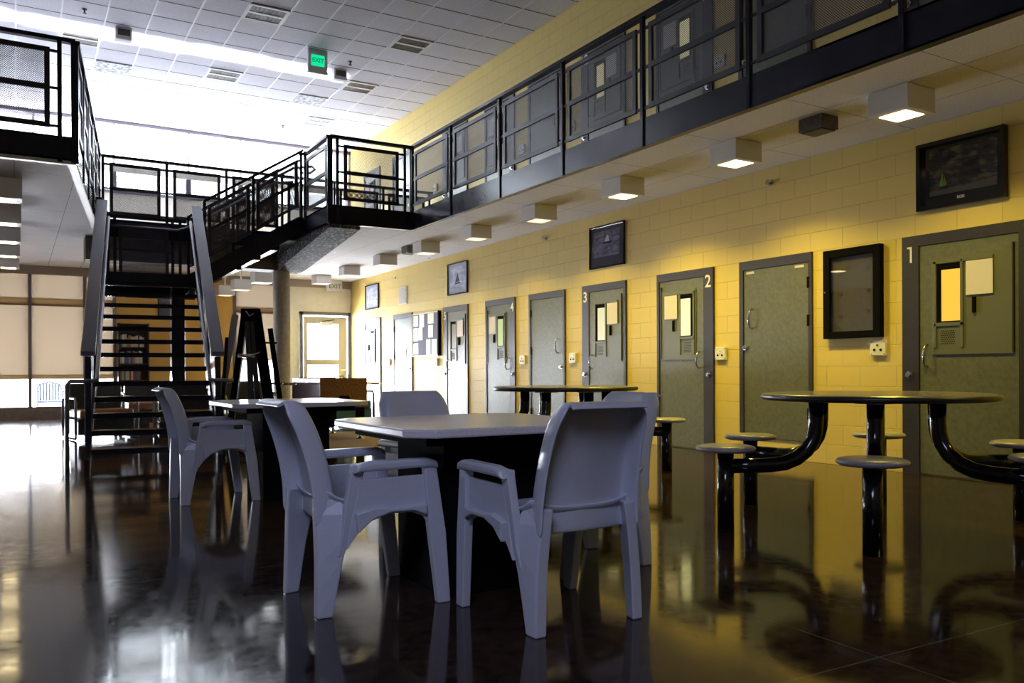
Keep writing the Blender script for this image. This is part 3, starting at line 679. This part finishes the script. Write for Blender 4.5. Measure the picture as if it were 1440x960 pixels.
for i, y in enumerate([4.19, 5.99, 7.77, 9.6, 11.41, 13.23, 15.1, 17.1, 19.0]):
    box_light('white box light under the right walkway, ' + ordn[i] + ' from the camera', 6.20, y*1.02, 3.045, m_lens if i < 3 else m_lensw, [15, 23, 27, 20, 15, 11, 9, 7, 6][i])
for y in (2.4, .6): box_light('white box light beyond the right edge of the photo' + (', nearer the camera' if y < 1 else ''), 6.08, y, 3.0, m_lens, 8)
for i, y in enumerate([11.5, 13.35, 15.2, 17.05, 18.9]):
    box_light('white box light under the left mezzanine, ' + ordn[i] + ' from its front edge', -.10, y, 3.0, m_lens, 3, (1, .8, .3))
for i, y in enumerate([16.7, 18.45, 20.05]):
    box_light('white box light hanging left of the concrete column, ' + ordn[i] + ' from the camera', 4.15-.0*i, y, 2.72+.01*i, m_lensw, 0)
for x, y, t in ((6.2, 5.1, 'between the nearest two box lights'), (6.15, 14.1, 'far along the row between two box lights')):
    g = thing('alarm_box', 'brown slatted detector box on the walkway soffit ' + t, 'detector', (x, y, ZS))
    obj('body', box(BM(), -.11, .11, -.13, .13, -.12, 0), m_brownbox, g, bevel=.006); obj('bezel', box(BM(), -.09, .09, -.11, .11, -.13, -.12), m_frame, g)

# ------------------------------------------------------------------ ceiling things
def troffer(label, x0, y0, full=True, spk=False):
    g = thing('ceiling_troffer', label, 'ceiling light', (x0, y0, ZC), 0, 'louvred troffers in the main ceiling')
    bm = BM(); w, d = .60, .60
    for a in ((0, w, 0, .05), (0, w, d-.05, d), (0, .04, .05, d-.05), (w-.04, w, .05, d-.05), (.04, w-.04, .27, .33)): box(bm, a[0], a[1], a[2], a[3], -.014, 0)
    obj('frame', bm, m_fix, g)
    for a, b in ((.05, .27), (.33, .55)):
        bm = BM(); box(bm, .04, w-.04, a, b, -.006, 0)
        for i in range(8): box(bm, .04+.065*i, .045+.065*i, a, b, -.013, -.006)
        obj('louvre', bm, m_brownbox if full else m_greybox, g)
    return g
for lb, x, y in (('leftmost louvred ceiling troffer just above the left mezzanine railing', .65, 15.33), ('louvred ceiling troffer left of centre in the bright streak', 3.05, 15.95), ('louvred ceiling troffer nearest the top edge left of the exit sign', 3.05, 12.86),
                 ('louvred ceiling troffer nearest the right wall top', 5.47, 12.86), ('louvred ceiling troffer just right of the green exit sign', 5.47, 15.34), ('farthest louvred ceiling troffer above the stair platform', 5.47, 17.95)): troffer(lb, x, y)
for lb, x, y in (('perforated square ceiling diffuser near the left mezzanine', 1.25, 16.58), ('perforated square ceiling diffuser below the green exit sign', 4.87, 16.58)):
    g = thing('ceiling_diffuser', lb, 'vent', (x, y, ZC)); obj('diffuser_plate', box(BM(), 0, .6, 0, .6, -.012, 0), noisy(mat('diffuser_grey', (.3, .3, .3), .6), (.16, .16, .17), (.6, .6, .62), 14, 6, .4, .6), g, bevel=.003)
    obj('rim', box(BM(), .03, .57, .03, .57, -.015, -.012), m_fix, g) if False else None
for lb, x, y in (('small ceiling sprinkler near the top left corner', .93, 14.36), ('small ceiling sprinkler right of the green exit sign', 5.15, 14.4), ('small far ceiling sprinkler above the stair platform', 5.18, 18.9)):
    g = thing('ceiling_sprinkler', lb, 'sprinkler', (x, y, ZC)); bm = BM(); lathe(bm, [(.035, 0), (.035, -.01), (.012, -.012), (.012, -.06), (.03, -.062), (.03, -.068)], seg=12); obj('head', bm, m_frame, g)
for lb, x, y in (('grey and brown smoke detector box hanging from the ceiling at the left', 1.52, 14.9), ('grey and brown smoke detector box just right of the green exit sign', 5.13, 14.95)):
    g = thing('smoke_detector', lb, 'detector', (x, y, ZC)); obj('housing', box(BM(), -.12, .12, -.1, .1, -.19, 0), m_greybox, g, bevel=.01); obj('lens', box(BM(), -.09, .09, -.112, -.1, -.13, -.03), m_brownbox, g)
g = thing('exit_sign', 'green lit EXIT sign in a grey housing hanging from the main ceiling', 'exit sign', (4.48, 14.18, ZC-.02))
obj('housing', box(BM(), -.17, .17, -.04, .04, -.36, .02), m_greybox, g, bevel=.006)
bm = BM(); box(bm, -.17, .17, -.07, -.04, -.40, -.37); box(bm, -.17, .17, -.07, .05, -.38, -.36); obj('lower_lip', bm, m_fix, g)
obj('green_panel', box(BM(), -.115, .115, -.045, -.04, -.27, -.08), m_green, g)
text_mesh('lettering', 'EXIT', .10, m_greend, g, (0, -.047, -.175), (PI/2, 0, 0), .001, bold=.003)
g = thing('exit_sign', 'white EXIT sign hanging above the glazed far door', 'exit sign', (6.76, 20.15, ZS))
obj('housing', box(BM(), -.20, .20, -.03, .03, -.28, 0), m_white, g, bevel=.006)
text_mesh('lettering', 'EXIT', .15, m_frame, g, (0.02, -.032, -.16), (PI/2, 0, 0), .001)

# ------------------------------------------------------------------ chairs
def chair(label, x, y, rz, scale=1.0):
    g = thing('armchair', label, 'chair', (x, y, 0), rz, 'moulded plastic chairs')
    return g
def build_chair():
    g = chair('x', 0, 0, 0)
    # local: +x forward, origin = midway between rear feet
    zs = [.36, .44, .52, .60, .68, .74, .79, .825]
    xs = {.36: .050, .44: .052, .52: .045, .60: .030, .68: .008, .74: -.012, .79: -.034, .825: -.048}
    ws = {.36: .222, .44: .219, .52: .215, .60: .211, .68: .207, .74: .203, .79: .197, .825: .184}
    rows = []
    bm = BM()
    for z in zs:
        xx, w = xs[z], ws[z]; c = .028
        row = [(xx-.072, -w-.004), (xx-.03, -w-.005), (xx+.014, -w+.002), (xx+.022, -w+.022), (xx+.012, -w*.66), (xx+.002, -w*.25), (xx, 0)]
        row += [(p[0], -p[1]) for p in row[:-1][::-1]]
        rows.append([bm.verts.new((p[0], p[1], z)) for p in row])
    # fold over the top
    for (dx, dz, f, fl) in ((.0, .85, .93, 0), (-.02, .864, .90, 1), (-.055, .864, .90, 2), (-.09, .846, .92, 3)):
        w = ws[.825]; xx = -.060; row = [(xx-.055, -w*f), (xx-.035, -w*f), (xx+.006, -w*f), (xx+.018, -w*f+.03), (xx+.008, -w*.58), (xx, -w*.25), (xx-.002, 0)]
        row += [(p[0], -p[1]) for p in row[:-1][::-1]]
        rows.append([bm.verts.new((max(p[0]+dx, xx-.07) if fl < 2 else xx+dx-.0, p[1], dz)) for p in row])
    for i in range(len(rows)-1):
        for j in range(len(rows[0])-1): bm.faces.new((rows[i][j], rows[i][j+1], rows[i+1][j+1], rows[i+1][j]))
    obj('backrest', bm, m_plast, g, smooth=True, solid=.014, sub=2)
    # seat dish
    bm = BM(); R = []
    for x_, z_ in ((.035, .47), (.06, .435), (.12, .42), (.22, .412), (.34, .418), (.44, .432), (.485, .428), (.50, .405), (.502, .375)):
        hw = .238+.040*min(1, x_/.2); R.append([bm.verts.new((x_, s_*hw, z_+(.045*abs(s_)**4 if x_ < .46 else 0))) for s_ in (-1, -.86, -.6, -.3, 0, .3, .6, .86, 1)])
    for i in range(len(R)-1):
        for j in range(8): bm.faces.new((R[i][j], R[i][j+1], R[i+1][j+1], R[i+1][j]))
    obj('seat', bm, m_plast, g, smooth=True, solid=.016, sub=1)
    def flare(bm):
        for v in bm.verts:
            s_ = 1 if v.co.y > 0 else -1; v.co.y += s_*(.018*(v.co.z/.6))
    for sd in (-1, 1):
        # rear leg: upright spine below the back, splaying outwards to the foot
        Lp = [(-.014, 0), (-.010, .22), (-.010, .46), (.078, .47)]; Rp = [(.050, 0), (.084, .20), (.116, .33), (.128, .38)]
        bm = BM()
        def leg_y(x_, z_): return sd*(.252-(.040*min(1, z_/.46) if x_ < .08 and z_ > .21 and x_ < .04 or z_ > .45 else -.022*min(1, z_/.38)))
        secs = [(0, -.014, .050, .252, .256), (.12, -.012, .070, .248, .262), (.22, -.010, .088, .243, .268), (.33, -.010, .116, .232, .276), (.41, -.010, .118, .222, .268), (.47, -.008, .088, .214, .236)]
        prev = None
        for z_, xa, xb, ya, yb in secs:
            r_ = [bm.verts.new(p) for p in ((xa, sd*ya, z_), (xb, sd*yb, z_), (xb, sd*(yb-.04), z_), (xa, sd*(ya-.05), z_))]
            if prev:
                for k_ in range(4): bm.faces.new((prev[k_], prev[(k_+1) % 4], r_[(k_+1) % 4], r_[k_]))
            else: bm.faces.new(r_)
            prev = r_
        bm.faces.new(prev); obj('leg', bm, m_plast, g, bevel=.007)
        # riser that carries the back end of the armrest
        bm = BM(); prev = None
        for z_, xa, xb, ya in ((.24, .062, .094, .266), (.33, .082, .118, .277), (.45, .092, .142, .286), (.585, .116, .172, .292), (.61, .118, .176, .292)):
            r_ = [bm.verts.new(p) for p in ((xa, sd*ya, z_), (xb, sd*ya, z_), (xb, sd*(ya-.036), z_), (xa, sd*(ya-.036), z_))]
            if prev:
                for k_ in range(4): bm.faces.new((prev[k_], prev[(k_+1) % 4], r_[(k_+1) % 4], r_[k_]))
            else: bm.faces.new(r_)
            prev = r_
        bm.faces.new(prev); obj('arm_riser', bm, m_plast, g, bevel=.006)
        y0, y1 = sorted((sd*.252, sd*.292))
        bm = BM(); prism(bm, [(.498, 0), (.556, 0), (.532, .30), (.482, .602), (.428, .60), (.440, .45), (.452, .33)], y0, y1, 'y'); flare(bm); obj('leg', bm, m_plast, g, bevel=.006)
        bm = BM(); ya, yb = sorted((sd*.256, sd*.274))
        prism(bm, [(.155, .548), (.445, .552), (.455, .34), (.435, .375), (.38, .398), (.28, .40), (.20, .375), (.14, .325), (.10, .27), (.12, .40)], ya, yb, 'y'); flare(bm); obj('side_panel', bm, m_plast, g, bevel=.003)
        bm = BM(); ya, yb = sorted((sd*.245, sd*.305))
        prism(bm, [(.115, .575), (.135, .612), (.20, .622), (.44, .624), (.485, .610), (.492, .575), (.46, .585), (.16, .582)], ya, yb, 'y'); flare(bm); obj('armrest', bm, m_plast, g, bevel=.012)
        ap = BM(); ya, yb = sorted((sd*.262, sd*.30)); prism(ap, [(.14, .335), (.20, .385), (.28, .41), (.38, .408), (.44, .385), (.44, .43), (.30, .425), (.22, .435), (.13, .415)], ya, yb, 'y'); flare(ap); obj('seat_apron', ap, m_plast, g, bevel=.006)
    return g
c0 = build_chair()
spots = [(1.05, 6.83, 0.02, 'grey plastic armchair at the left side of the far square table, nearest the stairs'),
         (1.04, 3.53, 0.0, 'grey plastic armchair at the left side of the near square table, facing right'),
         (1.885, 2.63, PI/2, 'large foreground grey plastic armchair seen from behind at the near square table'),
         (2.76, 3.57, PI, 'grey plastic armchair on the right of the near square table, partly behind the foreground chair'),
         (2.0, 4.47, -PI/2+.06, 'grey plastic armchair on the far side of the near square table, facing the camera')]
for i, (x, y, rz, lb) in enumerate(spots):
    o = c0 if i == 0 else copy_tree(c0)
    o.location = (x, y, 0); o.rotation_euler = (0, 0, rz); o['label'] = lb

# ------------------------------------------------------------------ square tables
def square_table(label, cx, cy, h=.525, zt=.752):
    g = thing('square_table', label, 'table', (cx, cy, 0), 0, 'square tables on black pedestals'); c = .10
    pts = [(-h+c, -h), (h-c, -h), (h, -h+c), (h, h-c), (h-c, h), (-h+c, h), (-h, h-c), (-h, -h+c)]
    obj('tabletop', prism(BM(), pts, zt-.036, zt), m_top, g, bevel=.008)
    bm = BM(); box(bm, -.262, .262, -.262, .262, .0, zt-.036); obj('pedestal', bm, m_blackm, g, bevel=.006)
    bm = BM(); box(bm, -.42, .42, -.42, .42, zt-.075, zt-.036); obj('subframe', bm, m_blackm, g)
    return g
square_table('near square grey table with clipped corners on a black box pedestal', 1.86, 3.56)
square_table('far square grey table on a black box pedestal in front of the stairs', 1.89, 6.80)

# ------------------------------------------------------------------ round tables with six stools
def round_table(label, cx, cy, a0, zt=.833, D=1.42):
    g = thing('round_table', label, 'table', (cx, cy, 0), 0, 'round tables with fixed stools')
    bm = BM(); lathe(bm, [(D/2-.012, zt-.004), (D/2-.05, zt), (.02, zt)][::-1] if False else [(.02, zt), (D/2-.03, zt), (D/2-.012, zt-.006)], seg=64); obj('tabletop', bm, m_topd, g, smooth=False)
    bm = BM(); lathe(bm, [(D/2-.02, zt-.042), (D/2-.006, zt-.036), (D/2, zt-.022), (D/2-.006, zt-.008), (D/2-.014, zt-.004)], seg=64); obj('edge_band', bm, m_edge, g, smooth=True)
    R = .994
    for k in range(6):
        a = math.radians(a0+60*k); ca, sa = math.cos(a), math.sin(a)
        pts = [(r*ca, r*sa, z) for r, z in ((.40, zt-.042), (.40, .66), (.405, .60), (.425, .535), (.465, .475), (.53, .425), (.61, .395), (.70, .385), (.80, .383), (.97, .383))]
        bm = BM(); tube(bm, pts, .047, 14); obj('arm', bm, m_black, g, smooth=True)
        bm = BM(); tube(bm, [(R*ca, R*sa, 0), (R*ca, R*sa, .475)], .052, 18); obj('stool_post', bm, m_black, g, smooth=True)
        bm = BM(); lathe(bm, [(.02, .475), (.16, .475), (.178, .482), (.186, .495), (.178, .507), (.155, .514), (.02, .514)], (R*ca, R*sa, 0), 36); obj('stool_seat', bm, m_seat, g, smooth=True)
        obj('mounting_plate', cbox(BM(), (.40*ca, .40*sa, zt-.048), (.16, .16, .012)), m_black, g)
    return g
round_table('large round dark table with six fixed stools in front of cell door 1', 4.72, 3.44, 35)
round_table('round dark table with fixed stools farther back in front of cell door 3', 4.65, 6.87, -31)

# ------------------------------------------------------------------ foosball table and rug
tag(obj('rug', box(BM(), 3.0, 5.3, 9.6, 13.2, 0.0, .008), m_rug), 'flat brown carpet under the foosball table', 'rug')
g = thing('foosball_table', 'brown chipboard foosball table standing on a rug in front of the exit door', 'foosball table', (3.70, 11.65, .008))
obj('end_panel', box(BM(), 0, .70, 0, .03, .46, .885), m_wood, g, bevel=.003)
obj('end_panel', box(BM(), 0, .70, 1.37, 1.40, .46, .885), m_wood, g, bevel=.003)
m_sideg = mat('glossy_side_laminate', (.30, .22, .25), .12, spec=.7)
for xx in (0, .67): obj('side_panel', box(BM(), xx, xx+.03, .03, 1.37, .46, .875), m_sideg, g, bevel=.003)
obj('playing_field', box(BM(), .03, .67, .03, 1.37, .66, .67), mat('green_field', (.02, .12, .05), .5), g)
bm = BM(); prism(bm, [(.26, .56), (.27, .545), (.43, .545), (.44, .56), (.44, .60), (.42, .63), (.28, .63), (.26, .60)], -.006, .0, 'y'); obj('goal_return', bm, m_blackm, g)
for i in range(8):
    yy = .15+.155*i; bm = BM(); tube(bm, [(-.30, yy, .80), (1.0, yy, .80)], .008, 8); rd = obj('rod', bm, m_chrome, g)
    s_ = -1 if i % 2 else 1
    bm = BM(); xx = -.30 if s_ < 0 else .88; tube(bm, [(xx-.06, yy, .80), (xx, yy, .80), (xx+.06, yy, .80)], .017, 8); obj('rod_handle', bm, m_wood, rd)
    for q in (.18, .35, .52): obj('player', box(BM(), q-.012, q+.012, yy-.01, yy+.01, .72, .83), m_white if s_ > 0 else m_frame, rd)
for xx, yy in ((.03, .03), (.57, .03), (.03, 1.27), (.57, 1.27)):
    lg = obj('leg', box(BM(), xx, xx+.10, yy, yy+.10, .10, .46), m_blackm, g)
    bm = BM(); lathe(bm, [(.07, 0), (.055, .012), (.018, .03), (.014, .10)], (xx+.05, yy+.05, 0), 14); obj('levelling_foot', bm, m_chrome, lg, smooth=False)
bm = BM(); tube(bm, [(.23, .05, .885), (.23, .05, .91), (.37, .05, .91), (.37, .05, .885)], .008, 6); tube(bm, [(.44, .05, .885), (.44, .05, .93)], .008, 6); obj('scorer', bm, m_blackm, g)

# ------------------------------------------------------------------ folded table-tennis table
g = thing('folded_tennis_table', 'black table-tennis table folded upright into an A beside the stairs', 'table', (2.48, 10.5, 0), -.235)
m_ttside = mat('table_edge_silver', (.30, .29, .30), .35)
def slab_x(bm, xa, za, xb, zb, t, y0, y1):
    d = Vector((xb-xa, zb-za)).normalized(); n = Vector((-d.y, d.x))*t
    prism(bm, [(xa, za), (xb, zb), (xb+n.x, zb+n.y), (xa+n.x, za+n.y)], y0, y1, 'y')
bm = BM(); slab_x(bm, .33, .16, .115, 1.72, .125, -.05, 1.3); obj('table_half', bm, m_blackm, g)
bm = BM(); slab_x(bm, -.31, .16, -.115, 1.72, -.07, -.05, 1.3); obj('table_half', bm, m_blackm, g)
bm = BM(); slab_x(bm, -.46, .20, -.22, 1.68, -.075, -.10, -.02); obj('silver_edge', bm, m_ttside, g)
bm = BM(); slab_x(bm, .42, .20, .25, 1.52, .06, -.08, .02); tube(bm, [(.16, -.03, 1.34), (.30, -.03, 1.34)], .012, 6); slab_x(bm, -.34, .20, -.26, 1.40, .04, -.1, -.03); obj('folded_leg', bm, m_blackm, g)
bm = BM(); slab_x(bm, .05, .16, -.01, 1.70, .07, -.06, .0); slab_x(bm, .14, .16, .03, 1.60, .06, -.06, .0); obj('centre_leg', bm, m_black, g)
bm = BM(); box(bm, -.12, .11, -.08, .05, 1.66, 1.755); box(bm, -.10, .08, -.09, -.06, 1.60, 1.66); obj('hinge_bracket', bm, m_blackm, g, bevel=.01)
bm = BM(); tube(bm, [(-.06, -.10, 1.72), (-.02, -.12, 1.66), (.03, -.10, 1.69)], .008, 6); tube(bm, [(-.15, -.06, 1.20), (-.02, -.10, 1.17), (.10, -.09, 1.22)], .012, 6); box(bm, -.16, .04, -.07, -.05, 1.16, 1.20); obj('latch', bm, m_chrome, g)
bm = BM(); box(bm, -.36, .34, -.08, .0, .10, .16); box(bm, -.36, .34, 1.2, 1.28, .10, .16); obj('undercarriage', bm, m_blackm, g)
for xx in (-.32, .30):
    for yy in (-.04, 1.24):
        bm = BM(); tube(bm, [(xx-.015, yy, .06), (xx+.015, yy, .06)], .06, 16); obj('wheel', bm, m_blackm, g)

# ------------------------------------------------------------------ lounge chairs behind the stairs
def lounge(label, x, y, rz, mb=m_teal, ms=m_brownv, frame=m_hand, w=.86):
    g = thing('lounge_chair', label, 'chair', (x, y, 0), rz, 'lounge chairs behind the stairs')
    bm = BM(); box(bm, -w/2+.06, w/2-.06, .45, .58, .38, .82); obj('backrest', bm, mb, g, bevel=.03)
    bm = BM(); box(bm, -w/2+.06, w/2-.06, -.12, .48, .30, .44); obj('seat_cushion', bm, ms, g, bevel=.03)
    bm = BM(); box(bm, -w/2+.04, w/2-.04, -.08, .54, .07, .30); obj('glare_block', bm, mb, g, bevel=.01)  # solid block added under the seat to stop window glare off the floor
    for s_ in (-1, 1):
        xx = s_*w/2
        bm = BM(); tube(bm, [(xx, -.10, .02), (xx, -.10, .56), (xx, -.05, .61), (xx, .52, .61), (xx, .57, .56), (xx, .57, .02)], .018, 8); tube(bm, [(xx, -.10, .02), (xx, .57, .02)], .018, 8)
        obj('side_frame', bm, frame, g, smooth=True)
    bm = BM(); tube(bm, [(-w/2, .56, .30), (w/2, .56, .30)], .015, 8); tube(bm, [(-w/2, .0, .28), (w/2, .0, .28)], .015, 8); obj('cross_bar', bm, frame, g)
    return g
lounge('dark lounge chair with brown seat seen through the lowest stair treads, at the left', 1.15, 13.9, .2)
lounge('dark lounge chair with brown seat seen through the stair treads, right of centre', 2.1, 12.6, -.1)
lounge('dark lounge chair with silver frame farther back behind the stairs', 2.1, 16.6, 0)
lounge('blue lounge chair behind the foosball table, only its back top showing', 5.35, 15.0, .2, m_blue, m_blue, m_blackm)
lounge('dark lounge chair with tan frame between the folded table and the foosball table', 3.2, 13.55, .15, m_teal, m_teal, m_tan)
lounge('tan framed black lounge chair behind the folded table, left of the column', 3.55, 14.9, .2, m_blackm, m_blackm, m_tan)

# ------------------------------------------------------------------ bookcase with books
g = thing('bookcase', 'dark brown bookcase with books against the orange wall behind the stairs', 'bookcase', (1.92, 20.08, 0))
m_bk = mat('dark_brown_wood', (.05, .028, .022), .5)
bm = BM(); box(bm, 0, .03, 0, .3, 0, 2.06); box(bm, .59, .62, 0, .3, 0, 2.06); box(bm, .03, .59, .28, .3, 0, 2.06); obj('carcass', bm, m_bk, g)
for z in (.05, .42, .80, 1.16, 1.52, 2.03): obj('shelf', box(BM(), .03, .59, 0, .28, z-.03+.03, z+.02), m_bk, g)
cols = [mat('book_%d' % i, c, .6) for i, c in enumerate([(.45, .42, .38), (.3, .05, .05), (.06, .10, .28), (.55, .5, .4), (.08, .2, .1), (.35, .2, .08), (.6, .6, .62)])]
nm = ['grey', 'dark red', 'blue', 'cream', 'green', 'tan', 'white']
for r_, z in enumerate((.82, 1.18, 1.54)):
    x = 1.96; i = 0
    while x < 2.46:
        t = random.uniform(.03, .05); h = random.uniform(.20, .28); ci = random.randrange(7)
        if i == 11: break
        tag(obj('book', box(BM(), x, x+t, 20.12, 20.30, z, z+h), cols[ci], bevel=.003), '%s book number %d from the left on the %s shelf of the bookcase' % (nm[ci], i+1, ('lower', 'middle', 'upper')[r_]), 'book', 'books in the bookcase behind the stairs')
        x += t+.002; i += 1
g = thing('wall_picture', 'dark grey picture panel on the orange wall behind the stairs', 'picture', (2.76, YF, 2.22)); obj('frame', box(BM(), 0, .42, -.03, 0, 0, .46), m_frame, g, bevel=.004); obj('print', box(BM(), .03, .39, -.034, -.03, .03, .43), m_mnt, g)

# ------------------------------------------------------------------ white slatted chair outside
g = thing('patio_chair', 'white slatted plastic patio chair outside the far left window', 'chair', (.66, 21.5, -.05), .0)
m_pc = mat('pale_blue_plastic', (.035, .05, .10), .5)
bm = BM(); box(bm, -.24, .24, -.50, -.05, .38, .42); obj('seat', bm, m_pc, g, bevel=.01)
bm = BM(); tube(bm, [(-.25, 0, .40), (-.26, .05, .62), (-.20, .08, .77), (0, .09, .83), (.20, .08, .77), (.26, .05, .62), (.25, 0, .40)], .02, 8); obj('back_frame', bm, m_pc, g, smooth=True)
for i in range(7):
    x = -.18+.06*i; bm = BM(); box(bm, x-.018, x+.018, .0, .02, .40, .80-.25*x*x*4); obj('back_slat', bm, m_pc, g)
for sx in (-.24, .24):
    for sy in (-.48, 0): bm = BM(); tube(bm, [(sx*1.05, sy, 0), (sx, sy, .62 if sy else .40)], .02, 8); obj('leg', bm, m_pc, g)
    bm = BM(); box(bm, sx-.03, sx+.03, -.5, .03, .61, .64); obj('armrest', bm, m_pc, g, bevel=.006)
